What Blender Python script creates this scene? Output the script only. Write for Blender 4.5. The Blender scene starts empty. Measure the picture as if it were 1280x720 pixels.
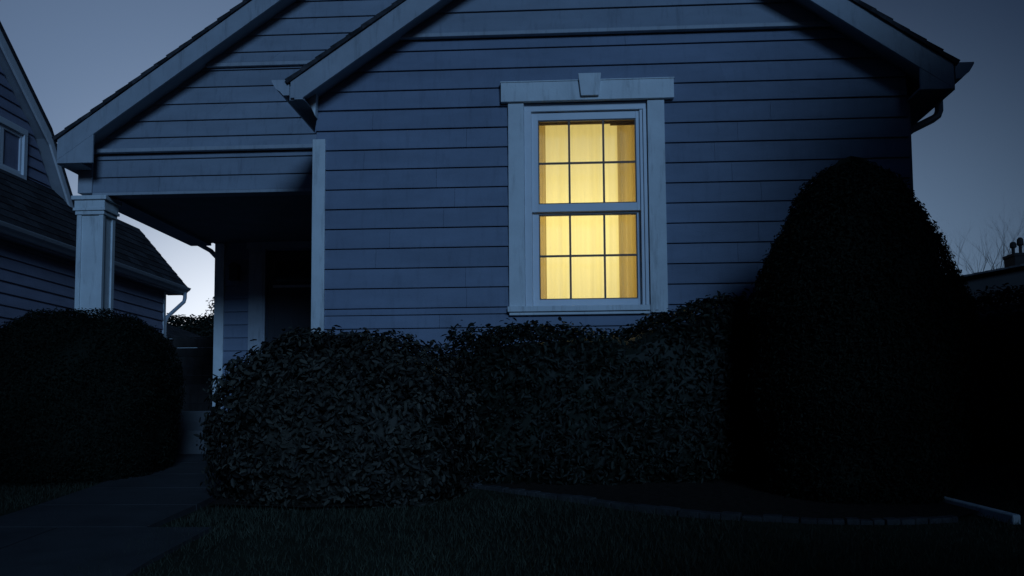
import bpy, math, random
import numpy as np
from mathutils import Vector, Matrix

random.seed(7)
RNG = np.random.default_rng(11)
S = bpy.context.scene
C = S.collection
R_ = math.radians

# ------------------------------------------------------------------ camera
F = 1230.0
YAW, PIT, ROLL, CZ = R_(3.4), R_(4.5), R_(.4), 1.25
SHY = 530 - 360 - F * math.tan(PIT)
fw = Vector((-math.sin(YAW) * math.cos(PIT), math.cos(YAW) * math.cos(PIT), math.sin(PIT)))
rt = Vector((math.cos(YAW), math.sin(YAW), 0))
up = rt.cross(fw)
rr = rt * math.cos(ROLL) - up * math.sin(ROLL)
uu = rt * math.sin(ROLL) + up * math.cos(ROLL)
cd = bpy.data.cameras.new('camera')
cam = bpy.data.objects.new('camera', cd)
C.objects.link(cam)
m = Matrix((rr, uu, -fw)).transposed().to_4x4()
m.translation = Vector((0, 0, CZ))
cam.matrix_world = m
cd.sensor_width = 36.0
cd.lens = 36.0 * F / 1280.0
cd.shift_y = SHY / 1280.0
cd.clip_start = .05
cd.clip_end = 1000
S.camera = cam

# ------------------------------------------------------------------ world, light, exposure
SUN_EL, SUN_AZ = 18.0, 164.0            # soft dusk light from behind the camera, a little from the right (compass degrees, +Y = 0)
w = bpy.data.worlds.new('World')
S.world = w
w.use_nodes = True
nt = w.node_tree
nt.nodes.clear()


def nd(t, typ, **kw):
    n = t.nodes.new(typ)
    for k, v in kw.items():
        if k == 'ins':
            for a, b in v.items():
                n.inputs[a].default_value = b
        else:
            setattr(n, k, v)
    return n


sky = nd(nt, 'ShaderNodeTexSky', sky_type='NISHITA', sun_disc=False)
sky.sun_elevation = R_(3.0)
sky.sun_rotation = R_(SUN_AZ)
sky.air_density = 1.2
sky.dust_density = .6
sky.ozone_density = 4.0
tint = nd(nt, 'ShaderNodeMix', data_type='RGBA', blend_type='MULTIPLY')
tint.inputs[0].default_value = 1.0
tint.inputs[7].default_value = (.50, .74, 1.3, 1)
nt.links.new(sky.outputs[0], tint.inputs[6])
tc = nd(nt, 'ShaderNodeTexCoord')


def glow(az, el, power, col, strength):
    """bright patch of dusk sky round one compass direction"""
    d = (math.sin(R_(az)) * math.cos(R_(el)), math.cos(R_(az)) * math.cos(R_(el)), math.sin(R_(el)))
    dp = nd(nt, 'ShaderNodeVectorMath', operation='DOT_PRODUCT')
    nt.links.new(tc.outputs['Generated'], dp.inputs[0])
    dp.inputs[1].default_value = d
    mx = nd(nt, 'ShaderNodeMath', operation='MAXIMUM', ins={1: 0.0})
    nt.links.new(dp.outputs['Value'], mx.inputs[0])
    pw = nd(nt, 'ShaderNodeMath', operation='POWER', ins={1: power})
    nt.links.new(mx.outputs[0], pw.inputs[0])
    bg = nd(nt, 'ShaderNodeBackground')
    bg.inputs[0].default_value = (*col, 1)
    ml = nd(nt, 'ShaderNodeMath', operation='MULTIPLY', ins={1: strength})
    nt.links.new(pw.outputs[0], ml.inputs[0])
    nt.links.new(ml.outputs[0], bg.inputs[1])
    return bg


bg0 = nd(nt, 'ShaderNodeBackground')
bg0.inputs[1].default_value = .017
nt.links.new(tint.outputs[2], bg0.inputs[0])
acc = bg0
for g in (glow(-19, 3, 90, (1.0, .98, .94), .86), glow(-22, 6, 9, (.44, .65, 1.0), .345), glow(15, 3, 34, (.45, .68, 1.0), .27)):
    ad = nd(nt, 'ShaderNodeAddShader')
    nt.links.new(acc.outputs[0], ad.inputs[0])
    nt.links.new(g.outputs[0], ad.inputs[1])
    acc = ad
wo = nd(nt, 'ShaderNodeOutputWorld')
nt.links.new(acc.outputs[0], wo.inputs[0])

sl = bpy.data.lights.new('sun', 'SUN')
sl.energy = .88
sl.angle = R_(13)
sl.color = (.30, .57, 1.0)
so = bpy.data.objects.new('sun', sl)
C.objects.link(so)
sd = Vector((math.sin(R_(SUN_AZ)) * math.cos(R_(SUN_EL)), math.cos(R_(SUN_AZ)) * math.cos(R_(SUN_EL)), math.sin(R_(SUN_EL))))
so.rotation_euler = sd.to_track_quat('Z', 'Y').to_euler()

S.view_settings.view_transform = 'Standard'
S.view_settings.look = 'None'
S.view_settings.exposure = 0
S.view_settings.gamma = 1
S.view_settings.use_curve_mapping = False
S.cycles.max_bounces = 8
S.cycles.transparent_max_bounces = 12
S.cycles.use_denoising = True
S.cycles.sample_clamp_indirect = 2.0


# ------------------------------------------------------------------ helpers
class MB:
    def __init__(s):
        s.v, s.f = [], []

    def add(s, vs, fs):
        o = len(s.v)
        s.v += [tuple(v) for v in vs]
        s.f += [tuple(i + o for i in f) for f in fs]
        return s

    def box(s, x0, x1, y0, y1, z0, z1):
        return s.prism([(x0, z0), (x1, z0), (x1, z1), (x0, z1)], y0, y1)

    def prism(s, poly, y0, y1):
        """polygon in the X-Z plane pushed from y0 to y1"""
        n = len(poly)
        a = sum(poly[i][0] * poly[(i + 1) % n][1] - poly[(i + 1) % n][0] * poly[i][1] for i in range(n))
        if a < 0:
            poly = poly[::-1]
        vs = [(x, y0, z) for x, z in poly] + [(x, y1, z) for x, z in poly]
        fs = [tuple(range(n)), tuple(range(2 * n - 1, n - 1, -1))]
        fs += [(i, i + n, (i + 1) % n + n, (i + 1) % n) for i in range(n)]
        return s.add(vs, fs)

    def prismx(s, poly, x0, x1):
        """polygon in the Y-Z plane pushed from x0 to x1"""
        t = MB().prism(poly, x0, x1)
        return s.add([(y, x, z) for x, y, z in t.v], [f[::-1] for f in t.f])

    def tube(s, pts, r, n=8, flat=1.0):
        pts = [Vector(p) for p in pts]
        rs = r if isinstance(r, (list, tuple)) else [r] * len(pts)
        vs, fs = [], []
        for i, p in enumerate(pts):
            d = (pts[min(i + 1, len(pts) - 1)] - pts[max(i - 1, 0)]).normalized()
            a = d.cross(Vector((0, 0, 1)))
            if a.length < .05:
                a = Vector((0, 1, 0)) if flat != 1.0 else d.cross(Vector((1, 0, 0)))
            a.normalize()
            b = d.cross(a)
            for k in range(n):
                t = 2 * math.pi * (k + .5) / n
                vs.append(p + a * math.cos(t) * rs[i] + b * math.sin(t) * rs[i] * flat)
        for i in range(len(pts) - 1):
            for k in range(n):
                k2 = (k + 1) % n
                fs.append((i * n + k, i * n + k2, (i + 1) * n + k2, (i + 1) * n + k))
        fs.append(tuple(range(n))[::-1])
        fs.append(tuple((len(pts) - 1) * n + k for k in range(n)))
        return s.add(vs, fs)

    def build(s, name, mat, parent=None, bevel=0.0):
        me = bpy.data.meshes.new(name)
        me.from_pydata(s.v, [], s.f)
        me.update()
        me.materials.append(mat)
        o = bpy.data.objects.new(name, me)
        C.objects.link(o)
        if parent is not None:
            link(o, parent)
        if bevel:
            b = o.modifiers.new('bevel', 'BEVEL')
            b.width = bevel
            b.segments = 2
            b.limit_method = 'ANGLE'
        return o


def world_loc(o):
    p = Vector((0, 0, 0))
    while o is not None:
        p += o.location
        o = o.parent
    return p


def link(o, parent):
    o.parent = parent
    o.location = o.location - world_loc(parent)


def empty(name, loc, label, cat, group=None):
    o = bpy.data.objects.new(name, None)
    C.objects.link(o)
    o.location = loc
    return tag(o, label, cat, group)


def tag(o, label, cat, group=None, kind=None):
    if label:
        o['label'] = label
    if cat:
        o['category'] = cat
    if group:
        o['group'] = group
    if kind:
        o['kind'] = kind
    return o


def structure(o):
    o['kind'] = 'structure'
    return o


def mat(name, col, rough=.6, var=.25, scale=6.0, stretch=(1, 1, 1), bump=0.0, bscale=60.0, bstretch=(1, 1, 1), spec=.4,
        island=0.0, dirt=0.0, metal=0.0):
    mt = bpy.data.materials.new(name)
    mt.use_nodes = True
    t = mt.node_tree
    b = t.nodes['Principled BSDF']
    b.inputs['Roughness'].default_value = rough
    b.inputs['Specular IOR Level'].default_value = spec
    b.inputs['Metallic'].default_value = metal
    co = nd(t, 'ShaderNodeTexCoord')
    mp = nd(t, 'ShaderNodeMapping')
    mp.inputs['Scale'].default_value = stretch
    t.links.new(co.outputs['Object'], mp.inputs[0])
    nz = nd(t, 'ShaderNodeTexNoise', ins={'Scale': scale, 'Detail': 6.0, 'Roughness': .6})
    t.links.new(mp.outputs[0], nz.inputs['Vector'])
    rp = nd(t, 'ShaderNodeMapRange', ins={1: .3, 2: .7, 3: 1 - var, 4: 1 + var})
    t.links.new(nz.outputs['Fac'], rp.inputs[0])
    val = rp.outputs[0]
    if island:
        ge = nd(t, 'ShaderNodeNewGeometry')
        r2 = nd(t, 'ShaderNodeMapRange', ins={1: 0., 2: 1., 3: 1 - island, 4: 1 + island})
        t.links.new(ge.outputs['Random Per Island'], r2.inputs[0])
        mm = nd(t, 'ShaderNodeMath', operation='MULTIPLY')
        t.links.new(val, mm.inputs[0])
        t.links.new(r2.outputs[0], mm.inputs[1])
        val = mm.outputs[0]
    if dirt:
        mp2 = nd(t, 'ShaderNodeMapping')
        mp2.inputs['Scale'].default_value = (9, 9, 1.2)
        t.links.new(co.outputs['Object'], mp2.inputs[0])
        n2 = nd(t, 'ShaderNodeTexNoise', ins={'Scale': 2.2, 'Detail': 8.0, 'Roughness': .7})
        t.links.new(mp2.outputs[0], n2.inputs['Vector'])
        r3 = nd(t, 'ShaderNodeMapRange', ins={1: .52, 2: .75, 3: 1., 4: 1 - dirt})
        t.links.new(n2.outputs['Fac'], r3.inputs[0])
        mm = nd(t, 'ShaderNodeMath', operation='MULTIPLY')
        t.links.new(val, mm.inputs[0])
        t.links.new(r3.outputs[0], mm.inputs[1])
        val = mm.outputs[0]
    vm = nd(t, 'ShaderNodeVectorMath', operation='SCALE')
    vm.inputs[0].default_value = col
    t.links.new(val, vm.inputs['Scale'])
    t.links.new(vm.outputs[0], b.inputs['Base Color'])
    if bump:
        mp3 = nd(t, 'ShaderNodeMapping')
        mp3.inputs['Scale'].default_value = bstretch
        t.links.new(co.outputs['Object'], mp3.inputs[0])
        n3 = nd(t, 'ShaderNodeTexNoise', ins={'Scale': bscale, 'Detail': 5.0})
        t.links.new(mp3.outputs[0], n3.inputs['Vector'])
        bp = nd(t, 'ShaderNodeBump', ins={'Strength': bump, 'Distance': .01})
        t.links.new(n3.outputs['Fac'], bp.inputs['Height'])
        t.links.new(bp.outputs[0], b.inputs['Normal'])
    return mt


M = {}
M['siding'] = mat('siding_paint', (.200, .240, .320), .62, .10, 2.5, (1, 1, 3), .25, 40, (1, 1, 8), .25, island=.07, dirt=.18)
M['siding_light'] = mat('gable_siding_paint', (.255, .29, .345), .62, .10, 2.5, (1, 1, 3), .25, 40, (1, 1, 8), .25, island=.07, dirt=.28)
M['trim'] = mat('white_trim_paint', (.67, .71, .72), .55, .08, 5, (1, 1, 1), .15, 60, (1, 1, 1), .3, dirt=.42)
M['fascia'] = mat('fascia_paint', (.38, .41, .45), .55, .10, 5, (1, 1, 1), .15, 60, (1, 1, 1), .3, dirt=.38)
M['soffit'] = mat('soffit_paint', (.30, .32, .35), .7, .12, 4)
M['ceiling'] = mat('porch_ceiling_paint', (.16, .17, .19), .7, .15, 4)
M['shingle'] = mat('roof_shingle', (.045, .045, .05), .95, .4, 20, island=.45, bump=.6, bscale=160, spec=.15)
M['vinyl'] = mat('window_vinyl', (.68, .71, .74), .4, .05, 5, spec=.4)
M['gutter'] = mat('gutter_metal', (.42, .45, .49), .45, .10, 6, spec=.4, dirt=.2)
M['muntin'] = mat('dark_bronze', (.15, .10, .075), .5, .1, 6)
M['door'] = mat('dark_door_paint', (.03, .032, .04), .4, .15, 5)
M['dark_metal'] = mat('dark_metal', (.03, .03, .035), .4, .1, 8)
M['brass'] = mat('aged_brass', (.25, .18, .08), .35, .1, 8, metal=.8)
M['concrete'] = mat('concrete', (.050, .052, .056), .9, .25, 3, bump=.4, bscale=90, spec=.2)
M['porch_concrete'] = mat('porch_concrete', (.11, .115, .12), .9, .2, 3, bump=.4, bscale=90, spec=.2)
M['edging'] = mat('edging_stone', (.055, .057, .06), .9, .35, 9, bump=.5, bscale=60, spec=.2)
M['fence'] = mat('weathered_fence', (.055, .05, .048), .9, .3, 4, (3, 3, .6), .4, 30, (4, 4, .6), .1, island=.25)
M['brick'] = mat('chimney_brick', (.014, .012, .012), .9, .3, 9, bump=.4, bscale=40)
M['bark'] = mat('bark', (.05, .042, .036), .95, .3, 12, bump=.5, bscale=50)
M['nwall'] = mat('neighbour_siding', (.27, .28, .37), .7, .12, 2.5, (1, 1, 3), .2, 40, (1, 1, 8), .2, island=.08, dirt=.15)
M['neighbour_trim'] = mat('neighbour_trim_paint', (.80, .82, .84), .5, .06, 5, dirt=.2)
M['mulch'] = mat('mulch', (.03, .024, .02), 1, .5, 30, bump=.9, bscale=70, spec=.1)
M['lawn'] = mat('lawn_soil', (.026, .032, .02), 1, .45, 2.5, bump=.9, bscale=90, spec=.1)
M['blade'] = mat('grass_blade', (.040, .048, .034), .75, .3, 2.0, island=.5, spec=.2)
M['laurel'] = mat('broad_leaf', (.034, .034, .027), .6, .45, 5, island=.9, spec=.2)
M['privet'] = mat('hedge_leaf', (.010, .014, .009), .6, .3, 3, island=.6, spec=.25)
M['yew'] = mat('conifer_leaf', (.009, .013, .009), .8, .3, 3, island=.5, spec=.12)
M['dark_siding'] = mat('dark_siding_paint', (.010, .010, .012), .8, .2, 3)
M['twig'] = mat('twig', (.05, .05, .055), .9, .2, 10)
M['plaster'] = mat('room_plaster', (.7, .62, .45), .9, .05, 3)
M['road'] = mat('asphalt', (.05, .05, .052), .95, .2, 8, bump=.4, bscale=120)


def glass_mat():
    mt = bpy.data.materials.new('window_glass')
    mt.use_nodes = True
    t = mt.node_tree
    t.nodes.clear()
    tr = nd(t, 'ShaderNodeBsdfTransparent')
    tr.inputs[0].default_value = (.93, .95, .94, 1)
    gl = nd(t, 'ShaderNodeBsdfGlossy')
    gl.inputs['Roughness'].default_value = .03
    fr = nd(t, 'ShaderNodeFresnel', ins={'IOR': 1.45})
    mx = nd(t, 'ShaderNodeMixShader')
    t.links.new(fr.outputs[0], mx.inputs[0])
    t.links.new(tr.outputs[0], mx.inputs[1])
    t.links.new(gl.outputs[0], mx.inputs[2])
    o = nd(t, 'ShaderNodeOutputMaterial')
    t.links.new(mx.outputs[0], o.inputs[0])
    return mt


def dark_glass_mat():
    mt = mat('unlit_glass', (.012, .014, .02), .08, .05, 3, spec=.6)
    return mt


def cloth_mat(name, col, trans):
    mt = bpy.data.materials.new(name)
    mt.use_nodes = True
    t = mt.node_tree
    t.nodes.clear()
    co = nd(t, 'ShaderNodeTexCoord')
    mp = nd(t, 'ShaderNodeMapping')
    mp.inputs['Scale'].default_value = (60, 60, 1.5)
    t.links.new(co.outputs['Object'], mp.inputs[0])
    nz = nd(t, 'ShaderNodeTexNoise', ins={'Scale': 1.0, 'Detail': 4.0})
    t.links.new(mp.outputs[0], nz.inputs['Vector'])
    rp = nd(t, 'ShaderNodeMapRange', ins={1: .3, 2: .7, 3: .95, 4: 1.03})
    t.links.new(nz.outputs['Fac'], rp.inputs[0])
    vm = nd(t, 'ShaderNodeVectorMath', operation='SCALE')
    vm.inputs[0].default_value = col
    t.links.new(rp.outputs[0], vm.inputs['Scale'])
    df = nd(t, 'ShaderNodeBsdfDiffuse')
    tl = nd(t, 'ShaderNodeBsdfTranslucent')
    t.links.new(vm.outputs[0], df.inputs[0])
    t.links.new(vm.outputs[0], tl.inputs[0])
    mx = nd(t, 'ShaderNodeMixShader', ins={0: trans})
    t.links.new(df.outputs[0], mx.inputs[1])
    t.links.new(tl.outputs[0], mx.inputs[2])
    o = nd(t, 'ShaderNodeOutputMaterial')
    t.links.new(mx.outputs[0], o.inputs[0])
    return mt


M['glass'] = glass_mat()
M['dark_glass'] = dark_glass_mat()
M['sheer'] = cloth_mat('sheer_cloth', (.86, .84, .76), .62)
M['drape'] = cloth_mat('drape_cloth', (.72, .60, .40), .6)

EXP = .1545           # exposure of one clapboard


def rows_mesh(mb, spans, z0, z1, place, phase=1.983, exp=EXP, proud=.021, groove=.007):
    """clapboards: spans(z) -> list of (u0, u1); place(u, d, z) -> point, d = distance out of the wall"""
    k = math.floor((z0 - phase) / exp + 1e-6)
    z = phase + k * exp
    while z < z1 - 1e-6:
        a, b = max(z, z0), min(z + exp, z1)
        if b - a > .01:
            top = b - (groove if b < z1 - 1e-6 else 0)
            sa, sb = spans(a + .001), spans(top - .001)
            if len(sa) == len(sb):
                for (u0, u1), (t0, t1) in zip(sa, sb):
                    if u1 - u0 < .02:
                        continue
                    if t1 - t0 < .005:
                        mid = (t0 + t1) / 2
                        t0, t1 = mid - .003, mid + .003
                    cuts = [0.0]
                    if u1 - u0 > 1.5:
                        cuts.append(random.uniform(.2, .8))
                    cuts.append(1.0)
                    for i in range(len(cuts) - 1):
                        e0 = .0018 if i else 0
                        p = proud + random.uniform(-.002, .002)
                        q0, q1 = u0 + (u1 - u0) * cuts[i] + e0, u0 + (u1 - u0) * cuts[i + 1]
                        r0, r1 = t0 + (t1 - t0) * cuts[i] + e0, t0 + (t1 - t0) * cuts[i + 1]
                        lip = .012
                        vs = [place(q0, 0, a), place(q1, 0, a), place(q1, p, a), place(q0, p, a),
                              place(q1, p, a + lip), place(q0, p, a + lip),
                              place(r1, .004, top), place(r0, .004, top), place(r1, 0, top), place(r0, 0, top)]
                        mb.add(vs, [(0, 1, 2, 3), (3, 2, 4, 5), (5, 4, 6, 7), (7, 6, 8, 9), (0, 3, 5, 7, 9), (1, 8, 6, 4, 2), (1, 0, 9, 8)])
        z += exp
    return mb


def slab_roof(mb, xe, ze, xr, zr, y0, y1, course=.14, lift=.005, jitter=.006):
    """courses of shingles from the eave (xe, ze) up to the ridge (xr, zr); the ridge runs along Y"""
    L = math.hypot(xr - xe, zr - ze)
    ux, uz = (xr - xe) / L, (zr - ze) / L
    nx, nz = (-uz, ux) if ux > 0 else (uz, -ux)
    n = int(L / course)
    for i in range(n + 1):
        a, b = i * course, min((i + 1) * course + .03, L)
        if b - a < .02:
            continue
        h = .030 + random.uniform(0, .002)
        q = [(xe + ux * a, ze + uz * a), (xe + ux * b, ze + uz * b),
             (xe + ux * b + nx * .026, ze + uz * b + nz * .026), (xe + ux * a + nx * (h + lift), ze + uz * a + nz * (h + lift))]
        y = y0 + random.uniform(-jitter, jitter)
        while y < y1:
            yn = min(y + random.uniform(.25, .4), y1)
            mb.prism(q, y, yn - .003)
            y = yn
    return mb


# ------------------------------------------------------------------ ground and paths
GY = [-60, 0, 3.9, 5.6, 7.4, 9, 16, 200]
GZ = [0, 0, .63, .78, .93, 1.05, 1.35, 1.6]


def gz(y):
    return float(np.interp(y, GY, GZ))


def ground_mesh():
    xs = sorted(set([-150, -80, -40, -25] + [round(-15 + i * .5, 3) for i in range(61)] + [25, 40, 80, 150]))
    ys = sorted(set([-60, -30, -15, -8, -4] + [round(-2 + i * .2, 3) for i in range(90)] + [18, 22, 30, 45, 70, 110, 160, 200]))
    vs = [(x, y, gz(y) + .012 * math.sin(x * 2.1 + y) * math.sin(y * 1.7 - x * .6)) for y in ys for x in xs]
    n = len(xs)
    fs = [(j * n + i, j * n + i + 1, (j + 1) * n + i + 1, (j + 1) * n + i) for j in range(len(ys) - 1) for i in range(n - 1)]
    o = MB().add(vs, fs).build('ground', M['lawn'])
    for p in o.data.polygons:
        p.use_smooth = True
    return structure(o)


ground_mesh()


def strip(pts, z0, h):
    """closed slab following the ground; pts = [(y, xl, xr)]"""
    mb = MB()
    for (y0, a0, b0), (y1, a1, b1) in zip(pts[:-1], pts[1:]):
        lo0, lo1, hi0, hi1 = gz(y0) + z0 - .1, gz(y1) + z0 - .1, gz(y0) + z0 + h, gz(y1) + z0 + h
        mb.add([(a0, y0, lo0), (b0, y0, lo0), (b1, y1, lo1), (a1, y1, lo1), (a0, y0, hi0), (b0, y0, hi0), (b1, y1, hi1), (a1, y1, hi1)],
               [(4, 5, 6, 7), (0, 3, 2, 1), (0, 1, 5, 4), (1, 2, 6, 5), (2, 3, 7, 6), (3, 0, 4, 7)])
    return mb


pm = MB()
ctr = lambda y: float(np.interp(y, [4.9, 6, 8.3], [-2.62, -2.62, -2.9]))
y0 = 4.92
while y0 < 8.15:
    y1 = min(y0 + .66, 8.22)
    t = strip([(y0, ctr(y0) - .47, ctr(y0) + .47), (y1 - .012, ctr(y1) - .47, ctr(y1) + .47)], .010, .015)
    pm.add(t.v, t.f)
    y0 = y1
for k in range(9):
    t = strip([(3.55, -9.0 + k * .8, -8.212 + k * .8), (4.2, -9.0 + k * .8, -8.212 + k * .8), (4.908, -9.0 + k * .8, -8.212 + k * .8)], .010, .015)
    pm.add(t.v, t.f)
structure(pm.build('path', M['concrete']))

# mulch beds
bed = MB()
bedpts = [(-2.1, 5.62), (-1.5, 5.50), (-.9, 5.6), (-.68, 6.30), (-.07, 5.84), (.57, 5.32), (1.15, 5.1), (1.53, 5.05), (1.94, 5.16), (2.3, 5.5), (2.5, 6.2)]
for (xa, ya), (xb, yb) in zip(bedpts[:-1], bedpts[1:]):
    N = 8
    for j in range(N):
        q0, q1 = j / N, (j + 1) / N
        A0, A1 = ya + (7.4 - ya) * q0, ya + (7.4 - ya) * q1
        B0, B1 = yb + (7.4 - yb) * q0, yb + (7.4 - yb) * q1
        bed.add([(xa, A0, gz(A0) + .02), (xb, B0, gz(B0) + .02), (xb, B1, gz(B1) + .02), (xa, A1, gz(A1) + .02)], [(0, 1, 2, 3)])
structure(bed.build('planting_bed', M['mulch']))


def edging(pts, label, mt, wd=.06, ht=.035):
    """a run of edging following a plan curve on the ground"""
    fine = []
    for i in range(len(pts) - 1):
        p0, p1, p2, p3 = pts[max(i - 1, 0)], pts[i], pts[i + 1], pts[min(i + 2, len(pts) - 1)]
        for k in range(6):
            t = k / 6
            fine.append(tuple(.5 * ((2 * p1[a]) + (-p0[a] + p2[a]) * t + (2 * p0[a] - 5 * p1[a] + 4 * p2[a] - p3[a]) * t * t
                                    + (-p0[a] + 3 * p1[a] - 3 * p2[a] + p3[a]) * t ** 3) for a in (0, 1)))
    fine.append(pts[-1])
    mb = MB()
    for i in range(len(fine) - 1):
        a, b = Vector(fine[i]), Vector(fine[i + 1])
        d = (b - a).normalized()
        n = Vector((-d.y, d.x)) * wd / 2
        if i % 3 == 2:
            b = b - d * .008
        h = ht + random.uniform(-.006, .006)
        q = [a - n, b - n, b + n, a + n]
        mb.add([(p.x, p.y, gz(p.y) - .05) for p in q] + [(p.x, p.y, gz(p.y) + h) for p in q],
               [(4, 5, 6, 7), (0, 3, 2, 1), (0, 1, 5, 4), (1, 2, 6, 5), (2, 3, 7, 6), (3, 0, 4, 7)])
    return tag(mb.build('garden_edging', mt, bevel=.006), label, 'garden edging')


edging([(-.72, 6.38), (-.40, 6.12), (-.07, 5.86), (.57, 5.33), (1.15, 5.10), (1.55, 5.05), (1.94, 5.16)],
       'long curved stone edging between the lawn and the shrub bed under the lit window', M['edging'])
edging([(-4.6, 4.93), (-3.9, 4.93), (-3.5, 4.95), (-3.14, 5.0)], 'short faint edging strip along the path before the round left hedge', M['edging'], .05, .035)
kb = MB()
ka, kc = Vector((2.03, 5.80)), Vector((2.215, 5.10))
d = (kc - ka).normalized()
n = Vector((-d.y, d.x)) * .022
q = [ka - n, kc - n, kc + n, ka + n]
kb.add([(p.x, p.y, gz(p.y) - .03) for p in q] + [(p.x, p.y, gz(p.y) + .045) for p in q],
       [(4, 5, 6, 7), (0, 3, 2, 1), (0, 1, 5, 4), (1, 2, 6, 5), (2, 3, 7, 6), (3, 0, 4, 7)])
tag(kb.build('edging_board', M['trim'], bevel=.008), 'straight pale board lying on the ground right of the cone shaped evergreen', 'edging board')

# ------------------------------------------------------------------ the house
WY = 7.4             # front wall of the projecting wing
house = empty('clapboard_house', (0, 9, .95), 'blue grey clapboard house with a front gable, a corner porch and one lit window', 'house')

# wing: gable line (underside of the deck) and window hole
XL, XR, XC = -1.95, 2.545, .356
SL = .69
APEX = 5.545
HX0, HX1, HZ0, HZ1 = -.335, .60, 2.085, 3.69


def gable_x(z, apex=APEX - .16, xc=XC, sl=SL, lo=XL, hi=XR):
    h = (apex - z) / sl
    return max(lo, xc - h), min(hi, xc + h)


def wing_spans(z):
    a, b = gable_x(z)
    if HZ0 < z < HZ1:
        return [(a, HX0), (HX1, b)]
    return [(a, b)]


front = lambda y: (lambda u, d, z: (u, y - d, z))
mb = MB()
# split the rows that the window's head and foot cut through
for a, b in ((.85, HZ0), (HZ0, HZ1), (HZ1, 4.225)):
    rows_mesh(mb, wing_spans, a, b, front(WY))
# sheathing behind the boards
mb.box(XL, HX0, WY + .001, WY + .12, .8, 3.69)
mb.box(HX1, XR, WY + .001, WY + .12, .8, 3.69)
mb.box(HX0, HX1, WY + .001, WY + .12, .8, HZ0)
gl, gr = gable_x(5.0)
mb.prism([(XL, 3.6901), (XR, 3.6901), (gable_x(3.9)[1], 3.9), (gable_x(5.3)[1], 5.3), (gable_x(5.3)[0], 5.3), (XL, gable_x(XL)[0] * 0 + 3.78)], WY + .001, WY + .12)
mb.build('wall', M['siding'], house)
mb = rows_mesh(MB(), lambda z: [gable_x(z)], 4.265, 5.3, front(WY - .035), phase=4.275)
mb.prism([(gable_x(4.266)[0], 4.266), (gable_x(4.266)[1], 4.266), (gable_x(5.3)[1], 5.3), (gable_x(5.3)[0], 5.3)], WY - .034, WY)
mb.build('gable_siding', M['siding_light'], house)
a, b = gable_x(4.25)
MB().prism([(a, 4.235), (b, 4.235), (b, 4.265), (a, 4.265)], WY - .062, WY - .0005).build('drip_band', M['fascia'], house, .004)
# side walls of the wing
mb = rows_mesh(MB(), lambda z: [(WY + .002, 17)], .85, 3.70, lambda u, d, z: (XR + d, u, z))
mb.box(XR - .12, XR - .001, WY + .121, 17, .8, 3.70)
mb.build('wall', M['siding'], house)
mb = rows_mesh(MB(), lambda z: [(WY + .02, 11.4)], .85, 3.70, lambda u, d, z: (XL - d, u, z))
mb.box(XL + .001, XL + .12, WY + .121, 11.4, .8, 3.70)
mb.build('wall', M['siding'], house)
mb = MB().box(XL - .025, XL + .075, WY - .030, WY + .0, .85, 3.46)
mb.box(XL - .025, XL - .0005, WY + .0005, WY + .09, .85, 3.46)
mb.build('corner_board', M['trim'], house, .003)
MB().box(XR - .003, XR + .026, WY - .004, WY + .09, .85, 3.64).build('corner_board', M['siding'], house, .003)

# wing roof
RY = 7.1             # plane of the rake boards
deck = MB()
EL, ER = -2.075, 2.787
ZE_L = APEX - SL * (XC - EL)
ZE_R = APEX - SL * (ER - XC)
tv = .145
for xe, ze in ((EL, ZE_L), (ER, ZE_R)):
    deck.prism([(xe, ze - .045), (XC, APEX - .045), (XC, APEX - .045 - tv), (xe, ze - .045 - tv + .02)], RY + .0265, 17.2)
deck.build('roof_deck', M['soffit'], house)
for xe, ze, s in ((EL, ZE_L, -1), (ER, ZE_R, 1)):
    # rake board
    x2 = xe
    zc = 3.70 if s < 0 else 3.50
    low = [(xe, max(ze - .232, zc))] if s > 0 else [(XC - (APEX - .232 - zc) / SL, zc), (xe, zc)]
    MB().prism([(xe, ze - .045), (XC, APEX - .045), (XC, APEX - .232)] + low, RY, RY + .026).build('rake_board', M['fascia'], house, .003)
    slab_roof(MB(), xe + s * .02, ze - .045 - .014, XC, APEX - .045, RY - .022, 17.2).build('roof', M['shingle'], house)
# boxed eaves
mb = MB().prism([(2.548, 3.638), (ER, 3.638), (ER, ZE_R - .2325), (2.548, ZE_R - .2325 + SL * .239 - .001)], RY + .001, RY + .0255)
mb.build('eave_return', M['fascia'], house, .002)
MB().box(2.548, ER - .012, RY + .0265, 17.1, 3.645, 3.66).build('soffit', M['soffit'], house)
MB().box(ER - .011, ER + .012, RY + .0265, 17.1, 3.638, ZE_R - .07).build('fascia', M['fascia'], house)
mb = MB().prism([(EL + .03, 3.688), (XL - .03, 3.688), (XL - .03, 3.79), (EL + .03, 3.735)], RY + .001, RY + .0255)
mb.build('eave_return', M['fascia'], house, .002)
MB().box(EL + .012, XL - .026, RY + .0265, 8.6, 3.69, 3.703).build('soffit', M['soffit'], house)
MB().box(EL - .012, EL + .011, RY + .0265, 8.6, 3.69, ZE_L - .07).build('fascia', M['fascia'], house)
# frieze returning into the left soffit
MB().prism([(XL - .02, 3.69), (XL + .012, 3.62), (XL + .02, 3.80), (XL - .03, 3.79), (XL - .05, 3.745)], WY - .10, WY - .0235).build('frieze_block', M['trim'], house, .004)


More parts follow.
